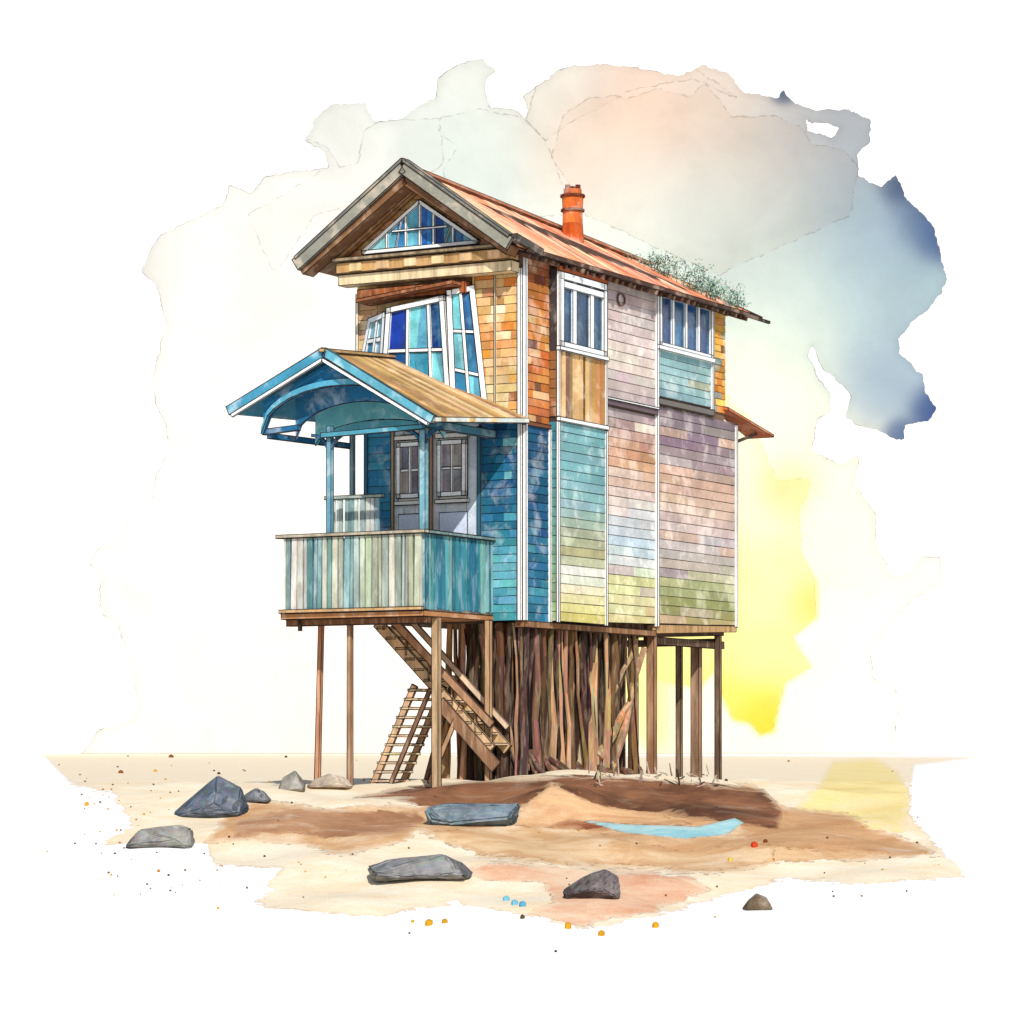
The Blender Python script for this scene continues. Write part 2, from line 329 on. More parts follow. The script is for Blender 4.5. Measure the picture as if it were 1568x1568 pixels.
def win(c,nx,ny,N,fw=.06,bar=.035,cols=None,dep=.05,fcol=WH,bb=None,xs=None,grid=None):
    bb=bb or trim
    c=[Vector(q) for q in c];N=Vector(N).normalized()
    def I(u,v): return (c[0].lerp(c[1],u)).lerp(c[3].lerp(c[2],u),v)
    xs=xs or [i/nx for i in range(nx+1)]
    for i in range(4):
        a,b=c[i],c[(i+1)%4]; d=(b-a).normalized()
        bb.beam(a-d*fw*.5+N*.02,b+d*fw*.5+N*.02,fw,dep,fcol,N,ink)
    for i in range(1,len(xs)-1): bb.beam(I(xs[i],0.02)+N*.012,I(xs[i],.98)+N*.012,bar,dep*.7,fcol,N,ink)
    for j in range(1,ny): bb.beam(I(.02,j/ny)+N*.009,I(.98,j/ny)+N*.009,bar,dep*.6,fcol,N,ink)
    for i in range(len(xs)-1):
        for j in range(ny):
            c0=random.choice(cols) if grid is None else grid[j][i]; c1=random.choice(cols)
            t0,t1=xs[i],xs[i+1]; k0=random.uniform(.2,.9);k1=random.uniform(.2,.9); tm=lambda k:t0+(t1-t0)*k
            glass.poly([I(t0,j/ny),I(tm(k0),j/ny),I(tm(k1),(j+1)/ny),I(t0,(j+1)/ny)],C(*jit(c0,8)))
            glass.poly([I(tm(k0),j/ny),I(t1,j/ny),I(t1,(j+1)/ny),I(tm(k1),(j+1)/ny)],C(*jit(tuple((x*2+y)/3 for x,y in zip(c0,c1)),8)))
SD=('side',0.); FR=('front',0.)
zb=lambda u:2.6+.026*max(u,0)
wall.box(-2.8,-.003,.003,7.6,2.72,5.9,C(90,80,80)); wall.box(-2.97,-.004,.004,7.2,5.9,8.25,C(120,95,70))
# --- side lower
siding(SD,.0,.79,2.6,5.62,.13,.35,grad([(0,(30,84,120)),(.5,(36,104,140)),(1,(56,130,158))],12,[(20,60,100),(80,150,166)],.2),gapc=(24,50,70))
siding(SD,2.5,4.5,zb,6.15,.155,1.1,grad([(0,(160,138,148)),(.1,(190,146,132)),(.22,(218,156,112)),(.36,(224,192,170)),(.48,(226,222,222)),(.62,(186,208,214)),(.72,(220,228,222)),(.8,(226,224,150)),(.92,(236,232,166)),(1,(220,210,140))],8,[(222,156,100),(236,216,196),(190,170,170)],.16,ds=.15))
siding(SD,4.54,7.6,zb,6.33,.155,1.5,grad([(0,(142,118,128)),(.15,(150,124,136)),(.25,(178,150,150)),(.33,(218,172,140)),(.48,(222,192,166)),(.6,(196,180,182)),(.72,(206,190,170)),(.8,(184,186,126)),(.92,(146,154,78)),(1,(196,170,110))],7,[(224,180,146),(170,150,150),(210,196,176)],.16,ds=.22))
# --- bay
bx=.14
wall.box(.004,bx-.002,.85,2.45,2.64,8.1,C(70,60,60))
BY=('side',bx)
siding(BY,.85,2.45,2.62,5.72,.15,1.3,grad([(0,(120,178,182)),(.2,(112,170,178)),(.4,(142,188,190)),(.55,(172,184,152)),(.65,(190,184,138)),(.75,(232,232,222)),(.88,(226,220,156)),(1,(220,200,112))],8,ds=.08))
siding(BY,.87,2.43,5.8,6.82,.11,1,grad([(0,(226,184,120)),(.5,(198,144,86)),(1,(222,192,144))],18,[(120,84,56),(240,210,156)],.3),vert=True)
siding(('front',.85),.01,bx,2.62,5.72,.15,1.3,grad([(0,(60,130,150)),(1,(150,170,120))],8))
siding(('front',.85),.01,bx,5.8,6.82,.15,1.3,grad([(0,(150,100,60)),(1,(150,100,60))],8))
SW=[(20,62,96),(30,84,118),(24,74,108)]
win([(bx+.01,.93,6.92),(bx+.01,2.38,6.92),(bx+.01,2.38,8.0),(bx+.01,.93,8.0)],3,1,(1,0,0),fw=.11,bar=.13,xs=[0,.3,.7,1],cols=SW)
htrim(BY,.93,2.38,7.82,.1,.05)
htrim(BY,.83,2.47,6.83,.06,.07); htrim(BY,.83,2.47,5.73,.06,.07); htrim(BY,.83,2.47,8.06,.08,.05,C(190,96,54))
vtrim(BY,.85,2.6,5.72,.05,.045); vtrim(BY,2.45,2.6,5.72,.06,.045); vtrim(BY,.86,5.8,8.06,.045,.045); vtrim(BY,2.44,5.8,8.06,.045,.045)
# --- side upper
siding(SD,.0,.82,5.65,8.2,.13,.3,grad([(0,(160,92,50)),(.4,(214,130,58)),(1,(206,122,72))],20,[(236,160,70),(110,68,48),(226,190,140)],.3),gapc=(70,44,30))
siding(SD,2.5,4.5,6.28,8.2,.155,1.1,grad([(0,(192,170,164)),(.35,(214,192,186)),(.55,(238,218,202)),(.75,(222,202,192)),(1,(190,166,164))],8,[(240,204,172),(180,160,160)],.15,ds=.15))
siding(SD,4.54,6.62,6.5,7.3,.14,1.4,grad([(0,(130,178,182)),(.5,(156,192,188)),(1,(136,176,178))],8,[(186,176,142)],.08,ds=.1))
siding(SD,6.66,7.2,6.45,8.2,.12,.25,grad([(0,(230,170,70)),(1,(206,140,60))],22,[(242,214,100),(120,76,40),(120,150,150)],.3))
wall.box(-.01,.01,4.54,6.62,7.3,8.2,C(60,60,70))
win([(.02,4.62,7.36),(.02,6.58,7.36),(.02,6.58,8.2),(.02,4.62,8.2)],4,1,(1,0,0),fw=.08,bar=.09,cols=[(24,60,110),(26,74,128),(30,90,140),(40,110,150)])
htrim(SD,4.5,6.66,7.27,.07,.09); htrim(SD,2.5,4.5,6.17,.09,.07,C(110,92,98)); htrim(SD,2.5,4.5,6.26,.03,.09)
htrim(SD,4.54,6.66,6.36,.1,.07,C(120,114,108),6.36)
htrim(SD,0,.83,5.6,.06,.05,C(130,80,50))
for u,z0,z1,wd in ((.0,2.6,8.2,.06),(.82,2.6,5.6,.05),(2.52,2.64,8.2,.06),(4.52,2.66,8.2,.07),(6.64,6.46,8.2,.05),(7.6,2.76,6.3,.04)): vtrim(SD,u+.03 if u==0 else u,z0,z1,wd,.062)
for k in range(14):
    a=k*2*math.pi/14;b=(k+1)*2*math.pi/14
    trim.beam((.05,3.2+.13*math.cos(a),7.92+.1*math.sin(a)),(.05,3.2+.13*math.cos(b),7.92+.1*math.sin(b)),.02,.03,C(120,90,80),(1,0,0))
# --- front lower
siding(FR,-.72,0,2.6,5.66,.13,.26,grad([(0,(34,112,150)),(.3,(26,92,130)),(.55,(44,118,148)),(.7,(104,178,188)),(1,(76,150,172))],14,[(20,64,104),(120,190,200),(76,156,176)],.25),gapc=(24,54,74))
siding(FR,-2.8,-2.35,2.7,5.66,.13,.3,grad([(0,(60,144,186)),(1,(80,154,184))],12))
siding(FR,-2.33,-.76,2.7,5.66,.3,1,grad([(0,(206,216,228)),(.5,(230,234,244)),(1,(214,222,238))],10,[(236,232,238)],.25),vert=True)
TN=C(236,230,222,1.1)
for a,b in ((-2.16,-1.76),(-1.42,-.98)):
    trim.box(a-.03,b+.03,-.06,-.034,4.5,5.45,C(240,238,232,1.1),ink)
    win([(a,-.07,4.58),(b,-.07,4.58),(b,-.07,5.38),(a,-.07,5.38)],2,2,(0,-1,0),fw=.07,bar=.04,fcol=(.86,.86,.85),cols=[(150,140,150),(180,164,156),(130,130,146),(206,200,198)])
    trim.box(a-.07,b+.07,-.12,-.062,4.44,4.5,TN,ink); trim.box(a-.07,b+.07,-.12,-.062,5.45,5.52,TN,ink)
    trim.box(a-.03,b+.03,-.05,-.034,2.9,4.3,C(214,224,244,1.1),ink)
vtrim(FR,-2.3,2.7,5.6,.05,.06,C(190,160,130)); vtrim(FR,-1.6,2.7,5.6,.05,.06,C(180,150,124)); 
vtrim(FR,-.74,2.6,5.6,.06,.06,C(60,110,130)); vtrim(FR,-.03,2.6,8.0,.055,.062)
vtrim(FR,-2.8,2.6,5.6,.06,.05,C(60,120,150))
# --- front upper
siding(FR,-2.97,-2.6,5.7,8.0,.15,.6,grad([(0,(206,164,110)),(1,(228,196,152))],14))
siding(FR,-2.6,-.86,5.7,8.0,.17,1.2,grad([(0,(150,104,64)),(.3,(196,150,100)),(1,(220,188,142))],14))
siding(FR,-.82,-.06,5.7,8.0,.135,.24,grad([(0,(220,188,128)),(.25,(226,182,120)),(.45,(218,148,76)),(.6,(230,190,134)),(1,(228,206,164))],14,[(228,140,56),(242,226,190),(166,118,78)],.28))
vtrim(FR,-.46,5.8,7.95,.025,.05,CR); vtrim(FR,-.84,5.8,7.95,.05,.05,C(214,176,120)); vtrim(FR,-2.96,5.8,7.8,.05,.05,CR)
wood.box(-2.85,-.9,-.22,-.04,7.66,7.84,C(160,88,44),ink); wood.hexa([(-2.7,-.5,7.6),(-.95,-.5,7.76),(-.95,-.05,7.76),(-2.7,-.05,7.6),(-2.7,-.5,7.65),(-.95,-.5,7.82),(-.95,-.05,7.82),(-2.7,-.05,7.65)],C(150,88,52),ink)
wood.box(-3.15,-.03,-.3,-.04,7.92,8.08,C(236,212,168),ink); wood.box(-3.15,-.03,-.36,-.06,8.1,8.26,C(198,154,98),ink); wood.box(-3.2,-.0,-.42,-.05,8.28,8.33,C(150,130,100),ink)
for k in range(6):
    x=-2.9+k*.5; wood.box(x,x+.22,-.375,-.36,8.12,8.24,C(*jit((224,190,136),20)))
N=(0,-1,0)
A=lambda x,z,y=-.3:(x,y,z)
DB=(18,50,112);MB=(30,96,160);TE=(60,160,182);LC=(120,200,208);RB=(26,60,160)
win([A(-2.3,6.2),A(-1.12,6.0),A(-1.24,7.58),A(-2.2,7.46)],3,2,N,fw=.085,bar=.055,cols=[DB,MB,TE],xs=[0,.36,.74,1],grid=[[MB,TE,LC],[RB,LC,DB]])
win([A(-1.06,5.9,-.28),A(-.6,5.7,-.06),A(-.86,7.74,-.06),A(-1.14,7.66,-.28)],2,3,(.5,-1,0),fw=.085,bar=.05,cols=[(40,120,160),(110,190,200),(190,215,220),(24,80,136)])
win([A(-2.9,6.4,-.06),A(-2.36,6.3,-.28),A(-2.28,7.4,-.28),A(-2.68,7.36,-.06)],2,3,(-.5,-1,0),fw=.085,bar=.07,cols=[(60,140,180),(200,220,225),(120,180,200)])
# gable pediment
gx,gz=-1.75,9.55
wood.poly([(-3.3,-.06,8.3),(-.15,-.06,8.3),(gx,-.06,9.4)],C(176,130,80))
for k in range(7):
    z=8.36+k*.14; hw=(9.42-z)*1.42; wood.box(gx-hw,gx+hw,-.09,-.062,z,z+.125,C(*jit((196,148,94),16)))
def zt(x): return 8.44+ .68*(1-abs(x-gx)/1.03)
xs=[-2.7,-2.35,-2.0,-1.75,-1.5,-1.15,-.8]
for a,b in zip(xs,xs[1:]):
    for q in range(2):
        a1=a+(b-a)*q/2;b1=a+(b-a)*(q+1)/2
        glass.poly([(a1,-.12,8.44),(b1,-.12,8.44),(b1,-.12,zt(b1)),(a1,-.12,zt(a1))],C(*jit(random.choice([(120,200,216),(60,130,196),(150,216,224),(40,90,170),(100,180,204)]),10)))
for x in xs[1:-1]: trim.beam((x,-.13,8.44),(x,-.13,zt(x)),.04,.04,WH,(0,-1,0),ink)
for x in (-2.2,-1.3): trim.beam((x,-.13,8.44),(x+.12,-.13,zt(x+.12)),.02,.03,WH,(0,-1,0),ink)
for a,b in (((-2.8,8.43),(-.7,8.43)),((-.7,8.43),(gx,9.14)),((gx,9.14),(-2.8,8.43))): trim.beam((a[0],-.14,a[1]),(b[0],-.14,b[1]),.06,.05,WH,(0,-1,0),ink)
trim.beam((-2.25,-.135,8.72),(-1.25,-.135,8.72),.03,.04,WH,(0,-1,0),ink)
for sx in (-1,1):
    wood.beam((gx+sx*1.45,-.2,8.36),(gx,-.2,9.36),.1,.12,C(170,122,76),(0,-1,0),ink)
# --- main roof
def rz(y): return 9.6-.055*(y+.6)*.8
EX,EZ=.24,8.26; LX,LZ=-3.66,8.26
y=-.5
while y<7.75:
    e=min(7.8,y+random.uniform(.13,.24)); g=.0055
    dr=random.uniform(-.01,.01); ex=EX+random.uniform(-.03,.04)
    k=(y+.5)/8.3
    c=jit(random.choice([(224,146,104),(236,168,130),(210,124,84),(240,190,156),(196,118,84)]) if k<.8 else random.choice([(236,158,96),(220,130,80),(216,174,146)]),8)
    pts=[0]+sorted(random.uniform(.15,.9) for _ in range(2))+[1]
    for t0,t1 in zip(pts,pts[1:]):
        def Q(t,yy,o): return (gx+(ex-gx)*t, yy, rz(yy)+(EZ-rz(yy))*t*(ex-gx)/(EX-gx)+o+dr)
        roof.hexa([Q(t0,y+g,-.05),Q(t1,y+g,-.05),Q(t1,e-g,-.05),Q(t0,e-g,-.05),Q(t0,y+g,0),Q(t1-.006,y+g,.0),Q(t1-.006,e-g,.0),Q(t0,e-g,0)],C(*jit(c,12),.92))
    y=e
roof.hexa([(gx,-.5,9.52),(EX-.02,-.5,8.19),(EX-.02,7.75,8.19),(gx,7.75,9.15),(gx,-.5,9.54),(EX-.02,-.5,8.21),(EX-.02,7.75,8.21),(gx,7.75,9.17)],C(90,60,46))
roof.hexa([(LX,-.5,8.2),(gx,-.5,9.52),(gx,7.75,9.15),(LX,7.75,8.2),(LX,-.5,8.28),(gx,-.5,9.6),(gx,7.75,9.25),(LX,7.75,8.28)],C(150,120,96))
roof.poly([(-2.97,7.2,8.2),(0,7.2,8.2),(gx,7.2,9.1)],C(150,110,70))
GY=C(150,148,134)
for (px_,pz_) in ((-3.72,8.24),(.14,8.27)):
    roof.beam((px_,-.64,pz_+.0),(gx,-.64,9.6),.2,.06,GY,(0,-1,0),ink,.009)
    roof.beam((px_,-.58,pz_+.11),(gx,-.58,9.71),.05,.2,C(112,114,106),(0,-1,0),ink,.008)
    roof.beam((px_*.97+gx*.03,-.45,pz_-.08),(gx,-.45,9.42),.16,.3,C(130,92,62),(0,-1,0),ink)
roof.beam((.2,-.62,8.36),(.26,.1,8.22),.1,.12,C(80,78,72),ink=ink)
roof.beam((gx,-.5,9.63),(gx,7.8,9.27),.12,.05,C(190,130,100),ink=ink)
roof.beam((EX+.02,-.3,8.215),(EX+.04,7.9,8.2),.04,.07,C(80,58,46),ink=ink)
for k in range(34):
    y=-.2+k*.235; roof.beam((.03,y,8.2),(EX+.0+random.uniform(-.02,.07),y,8.12),.05,.07,C(*jit((96,66,50),14)))  # rafter tails coloured dark to give the eave its shadow edge
roof.beam((gx,7.85,9.2),(EX+.15,7.85,8.16),.1,.06,C(110,80,60),ink=ink)
roof.beam((EX,7.3,8.2),(EX+.25,8.0,8.1),.05,.05,C(50,44,40))
roof.hexa([(-.2,7.1,6.55),(.12,7.1,6.5),(.3,8.6,6.16),(-.2,8.6,6.16),(-.2,7.1,6.6),(.12,7.1,6.55),(.3,8.6,6.2),(-.2,8.6,6.2)],C(190,106,70),ink,.008)
roof.beam((.0,7.65,6.0),(.1,8.3,6.2),.04,.05,C(70,56,46))
# --- chimney
cx_,cy_=-1.38,4.2
def drum(b,x,y,z0,z1,r0,r1,col,n=14):
    i=len(b.v)
    for z,r in ((z0,r0),(z1,r1)):
        for m in range(n): a=m*2*math.pi/n; b.v.append((x+r*math.cos(a),y+r*math.sin(a),z))
    for m in range(n): b.f.append((i+m,i+(m+1)%n,i+n+(m+1)%n,i+n+m)); b.c.append(C(*jit(col,14)))
    b.f.append(tuple(i+n+m for m in range(n))); b.c.append(C(*jit(col,6)))
drum(chim,cx_,cy_,9.0,9.42,.2,.17,(200,92,38)); drum(chim,cx_,cy_,9.42,9.62,.17,.165,(226,120,54)); drum(chim,cx_,cy_,9.62,9.66,.2,.2,(120,60,36))
drum(chim,cx_,cy_,9.66,9.86,.17,.18,(222,112,48)); drum(chim,cx_,cy_,9.86,9.9,.21,.21,(110,54,36)); drum(chim,cx_,cy_,9.9,9.99,.15,.15,(200,98,50))
for a in (0,2.1,4.2): drum(chim,cx_+.1*math.cos(a),cy_+.1*math.sin(a),9.98,10.06,.05,.045,(120,60,40),8)
# --- porch
TB2=C(34,104,146)
porch.box(-3.03,-.5,-2.1,0,2.6,2.68,C(190,132,84),ink); porch.box(-3.0,-.53,-2.05,0,2.685,2.74,C(200,180,160))
rx,rzf,rzb=-2.1,6.56,6.72
eR0,eR1=(-.2,-2.32,5.5),(.12,-.04,5.68); eL0,eL1=(-3.84,-2.32,5.82),(-3.7,-.1,5.9)
def lerp3(a,b,t): return tuple(p+(q-p)*t for p,q in zip(a,b))
r0=(rx,-2.32,rzf); r1=(rx-.05,-.04,rzb)
up=lambda p,o:(p[0],p[1],p[2]+o)
n=17
for k in range(n):
    t0=k/n+.0035;t1=(k+1)/n-.0035
    a0,a1=lerp3(r0,r1,t0),lerp3(r0,r1,t1); b0,b1=lerp3(eR0,eR1,t0),lerp3(eR0,eR1,t1)
    c=random.choice([(200,160,106),(182,142,92),(216,184,132),(166,128,84),(208,166,104)])
    m=.3+random.random()*.4
    for s0,s1 in ((0,m),(m+.006,1+random.uniform(-.01,.02))):
        q=[lerp3(a0,b0,s0),lerp3(a0,b0,s1),lerp3(a1,b1,s1),lerp3(a1,b1,s0)]
        roof.hexa([*[up(p,-.04) for p in q],*[up(p,.01) for p in q]],C(*jit(c,12)))
roof.hexa([up(r0,-.08),up(eR0,-.08),up(eR1,-.08),up(r1,-.08),up(r0,-.045),up(eR0,-.045),up(eR1,-.045),up(r1,-.045)],C(50,60,64))
roof.hexa([up(eL0,-.08),up(r0,-.08),up(r1,-.08),up(eL1,-.08),up(eL0,-.0),up(r0,0),up(r1,0),up(eL1,0)],C(60,130,160))
porch.beam(up(eL0,-.03),up(r0,.02),.14,.07,C(70,150,180),(0,-1,0),ink,.009); porch.beam(up(eR0,-.03),up(r0,.02),.13,.07,C(100,176,196),(0,-1,0),ink,.009)
porch.beam((eL0[0]+.1,-2.38,eL0[2]-.11),(rx,-2.38,rzf-.1),.05,.04,WH,(0,-1,0),ink); porch.beam((eR0[0]-.06,-2.38,eR0[2]-.1),(rx,-2.38,rzf-.1),.05,.04,WH,(0,-1,0),ink)
roof.beam(up(eR0,-.03),up(eR1,-.03),.05,.07,C(206,214,206),ink=ink); roof.beam((rx,-2.4,rzf+.04),(rx-.05,-.04,rzb+.04),.1,.05,C(180,146,100),ink=ink)
def zroof(x): 
    return rzf+(eL0[2]-rzf)*(rx-x)/(rx-eL0[0]) if x<rx else rzf+(eR0[2]-rzf)*(x-rx)/(eR0[0]-rx)
def arch(y,xa,xb,zs,rise,drop,th,col,top=None):
    n=24;m=(xa+xb)/2
    for k in range(n):
        x0=xa+(xb-xa)*k/n;x1=xa+(xb-xa)*(k+1)/n
        f=lambda x: zs+rise*math.sqrt(max(0,1-((x-m)/((xb-xa)/2))**2))
        g=(lambda x: zroof(x)-drop) if top is None else (lambda x:min(f(x)+top,zroof(x)-.1))
        z0,z1=f(x0),f(x1); t0,t1=max(g(x0),z0+.02),max(g(x1),z1+.02)
        porch.hexa([(x0,y-th,z0),(x1,y-th,z1),(x1,y,z1),(x0,y,z0),(x0,y-th,t0),(x1,y-th,t1),(x1,y,t1),(x0,y,t0)],col)
        ink.rod((x0,y-th,z0),(x1,y-th,z1),.008)
arch(-2.12,-3.3,-.5,5.42,.66,.12,.06,C(34,112,156))
arch(-2.2,-3.3,-.5,5.42,.66,.12,.05,C(84,164,192),top=.09)
arch(-1.85,-2.9,-.6,5.36,.5,.1,.05,C(36,110,150))
arch(-1.3,-2.9,-.6,5.3,.34,.1,.05,C(110,190,200))
porch.poly([(-3.2,-.4,5.6),(-.5,-.4,5.6),(-.6,-.4,5.95),(rx,-.4,6.55),(-3.2,-.4,6.0)],C(100,180,196))
porch.beam((-3.35,-2.1,5.46),(-2.7,-2.1,5.5),.08,.08,TB2,ink=ink); porch.beam((-.55,-2.1,5.46),(-.45,-.1,5.46),.08,.12,C(70,130,150),ink=ink); porch.beam((-3.25,-2.1,5.4),(-3.0,-.1,5.4),.07,.08,TB2,ink=ink)
porch.beam((-2.3,-2.1,5.36),(-.5,-2.1,5.4),.06,.07,C(80,156,176),ink=ink)
def post(b,x,y,z0,z1,w,col): b.box(x-w/2,x+w/2,y-w/2,y+w/2,z0,z1,col,ink)
post(porch,-.56,-2.0,2.7,5.5,.1,C(116,170,184)); post(porch,-2.2,-2.02,2.7,5.5,.08,C(104,156,176))
post(porch,-2.95,-.2,2.7,5.6,.06,C(130,160,170))
for x,s_ in ((-.56,-1),(-.56,1),(-2.2,-1),(-2.2,1)):
    pr=None
    for k in range(6):
        a=k/5*math.pi/2; p=(x+s_*.32*(1-math.cos(a)),-2.02,5.02+.36*math.sin(a))
        if pr: porch.beam(pr,p,.04,.05,TB2,(0,-1,0),ink,.005)
        pr=p
def pickets(p,q,z0,z1,w,cols,tilt=.014,wd=.034):
    p=Vector(p);q=Vector(q);L=(q-p).length;d=(q-p)/L;u=0
    while u<L-.03:
        e=min(L,u+w*random.uniform(.6,1.4)); m=p+d*(u+e)/2; tz=random.uniform(-tilt,tilt)
        a=m+Vector((0,0,z0+random.uniform(-.0,.03)));b=m+d*tz+Vector((0,0,z1))
        nrm=d.cross(Vector((0,0,1)))
        rail.beam(a+nrm*random.uniform(0,.02),b,max(.02,(e-u)-.024),wd,C(*jit(random.choice(cols),14)),nrm); u=e
RC=[(140,172,172),(120,154,158),(170,190,180),(188,192,172),(84,124,132),(156,160,148),(206,206,186),(100,120,120)]
pickets((-3.0,-2.08,0),(-.53,-2.08,0),2.7,3.82,.085,RC)
pickets((-.52,-2.06,0),(-.52,-.02,0),2.7,3.82,.1,[(70,146,160),(100,170,176),(50,120,142),(130,180,178)])
pickets((-3.0,-2.06,0),(-3.0,-.02,0),2.7,3.82,.12,RC)
rail.box(-2.98,-.56,-2.06,-2.045,2.75,3.8,C(48,54,54)); rail.box(-.56,-.545,-2.04,-.03,2.75,3.8,C(30,60,70)); 
rail.box(-3.1,-.46,-2.14,-2.02,3.83,3.88,C(176,164,140),ink); rail.box(-.58,-.46,-2.01,0,3.83,3.88,C(120,150,150),ink); rail.box(-3.06,-2.94,-2.01,0,3.83,3.88,C(186,180,160),ink)
rail.box(-3.03,-.5,-2.16,-2.11,2.69,2.74,C(200,160,110),ink)
pickets((-2.95,-.9,0),(-2.0,-.9,0),3.2,4.5,.09,[(180,200,196),(150,184,184),(206,214,206)]); rail.box(-3.0,-1.95,-.94,-.86,4.5,4.55,C(170,180,170),ink)
# --- floor beams
wood.box(-.14,.03,.02,4.5,2.5,2.595,C(150,106,70),ink); wood.hexa([(-.14,4.5,2.55),(.03,4.5,2.55),(.03,7.62,2.68),(-.14,7.62,2.68),(-.14,4.5,2.7),(.03,4.5,2.7),(.03,7.62,2.78),(-.14,7.62,2.78)],C(190,150,100),ink)
wood.box(-2.8,-.15,.05,7.5,2.61,2.71,C(96,70,50)); wood.box(-3.0,-.5,-2.0,-1.9,2.5,2.595,C(120,80,50),ink)
wood.box(-.2,-.1,4.5,7.4,2.38,2.5,C(100,76,60),ink); wood.box(-2.7,-.2,7.2,7.3,2.44,2.55,C(90,70,56),ink)
# --- stilts
ca,sa=.872,.49
def W(x,y): return (.16+ca*x+sa*y, 47-sa*x+ca*y)
def gz_(x,y): return float(terr(*W(x,y)))
def stlt(x,y,top,w,col,dx=0,dy=0):
    zb_=gz_(x+dx,y+dy)-.15; stilt.beam((x+dx,y+dy,zb_),(x,y,top),w,w*.9,C(*jit(col,8)),(0,1,0),ink,.008)
for a in [(-.55,-1.65,2.6,.11,(190,156,126)),(-.43,-.3,2.6,.09,(184,146,112)),(-1.98,-1.8,2.6,.07,(166,126,100)),(-2.82,-1.3,2.6,.07,(204,150,114),-.08),
          (-1.7,1.6,2.6,.1,(120,84,64)),(-.06,4.52,2.55,.13,(160,126,90)),(-.05,7.05,2.6,.09,(106,82,66)),(-.8,7.05,2.5,.09,(130,104,84)),(-.42,6.95,2.5,.15,(160,130,104)),(-.6,4.9,2.5,.13,(196,164,126)),(-.9,5.5,2.5,.12,(180,146,114)),(-.35,3.7,2.5,.11,(196,160,120)),(-.5,4.3,2.5,.08,(120,90,70))]:
    stlt(*a)
stilt.beam((-2.75,-2.0,2.42),(-2.75,-2.0,2.6),.05,.05,C(50,40,36),(0,1,0))
BR=[(112,78,56),(84,58,44),(146,106,76),(186,146,110),(62,42,34),(202,164,126),(98,70,54),(70,48,38)]
for k in range(22): # backing logs coloured dark so the gaps between logs read as shade
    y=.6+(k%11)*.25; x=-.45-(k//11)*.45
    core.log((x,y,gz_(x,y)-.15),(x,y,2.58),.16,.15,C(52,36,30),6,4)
for k in range(95):
    y=.25+random.random()**1.1*3.9; x=-.08-random.random()*1.25*(1 if y<3 else .7)
    if k<34: y=.25+k*.115; x=-.1+random.uniform(-.08,.05)
    elif k<52: x=-.1-(k-34)*.078; y=.22+random.uniform(-.05,.12)
    if y>3.0 and k%2: continue
    lean=random.uniform(-.14,.14)*(1 if y<3 else 1.6)
    r=random.uniform(.022,.075)
    core.log((x+lean,y+random.uniform(-.16,.16),gz_(x+lean,y)-.15),(x,y,2.58),r*1.3,r*.8,C(*jit(random.choice(BR),14)))
    if random.random()<.5:
        core.log((x+lean+.07,y,gz_(x,y)-.1),(x+.05,y-.02,2.5),.014,.012,C(30,22,20),4)
for p,q,r in (((-.1,3.0,0),(-.1,4.3,2.3),.07),((-.12,2.7,.5),(-.1,3.8,1.4),.09),((-.15,3.0,1.2),(-.1,4.1,2.4),.05),((0,2.2,0),(-.1,2.5,2.0),.1),((-.2,.4,.1),(-.9,.3,2.4),.05)):
    core.log(p,q,r,r*.7,C(190,146,106))
for k in range(34):
    y=.2+random.random()*4.2; x=.0; g0=gz_(x,y)
    core.log((x-.1,y,g0+.35),(x+.18+random.random()*.3,y+random.uniform(-.4,.2),g0-.04),.055,.025,C(*jit((104,72,52),18)),6,4,.03)
# --- stairs
def flight(p0,p1,wv,n,sw,scol,tcol,rails=False):
    p0=Vector(p0);p1=Vector(p1);wv=Vector(wv)
    for s_ in (0,1):
        stair.beam(p0+wv*s_,p1+wv*s_,.04,sw,C(*jit(scol,10)),(0,0,1),ink,.008)
    for k in range(n):
        t=(k+.5)/n; c=p0.lerp(p1,t); stair.beam(c-wv*.04,c+wv*1.04,.17,.035,C(*jit(tcol,16)),(0,0,1),ink,.006)
    if rails:
        for s_ in (0,1): stair.beam(p0+wv*s_+Vector((0,0,.34)),p1+wv*s_+Vector((0,0,.34)),.03,.09,C(*jit(tcol,16)),(0,0,1),ink,.007)
        for k in range(5):
            t=(k+.3)/5; c=p0.lerp(p1,t); stair.beam(c,c+Vector((0,0,.34)),.03,.04,C(170,130,96),(0,1,0),ink,.005)
flight((-2.35,-.42,2.6),(-.3,-.42,.62),(0,.5,0),12,.17,(212,170,130),(230,200,162),True)
stair.beam((-2.0,-.5,2.6),(-.25,-.5,1.0),.03,.12,C(180,138,104),ink=ink)
stair.beam((-1.2,-.46,1.35),(-.2,-.46,.35),.03,.2,C(150,112,84),ink=ink)
g1=gz_(-2.05,-.9)
flight((-1.35,-.95,1.6),(-2.1,-.95,g1-.03),(.12,.66,0),11,.1,(206,172,132),(228,200,162))
stair.beam((-1.1,-.9,1.55),(-1.75,-1.0,g1),.04,.06,C(130,96,72),ink=ink); stair.beam((-1.0,-.35,1.75),(-1.5,-.35,gz_(-1.5,-.3)),.05,.07,C(106,76,58),ink=ink); stair.beam((-.85,-.4,1.3),(-1.3,-.6,gz_(-1.3,-.6)),.05,.07,C(180,140,104),ink=ink)
for nm,b,m in (('walls',wall,M_paint),('white_trim',trim,M_white),('window_panes',glass,M_glass),('roof',roof,M_roof),('timber_beams',wood,M_wood),('porch',porch,M_paint),('porch_railing',rail,M_rail),('stilts',stilt,M_wood),('log_core',core,M_wood),('stairs',stair,M_wood),('chimney',chim,M_paint),('ink_outlines',ink,M_ink)):  # ink rods are outlines added along part edges, not joints
    b.make(nm,m,house)
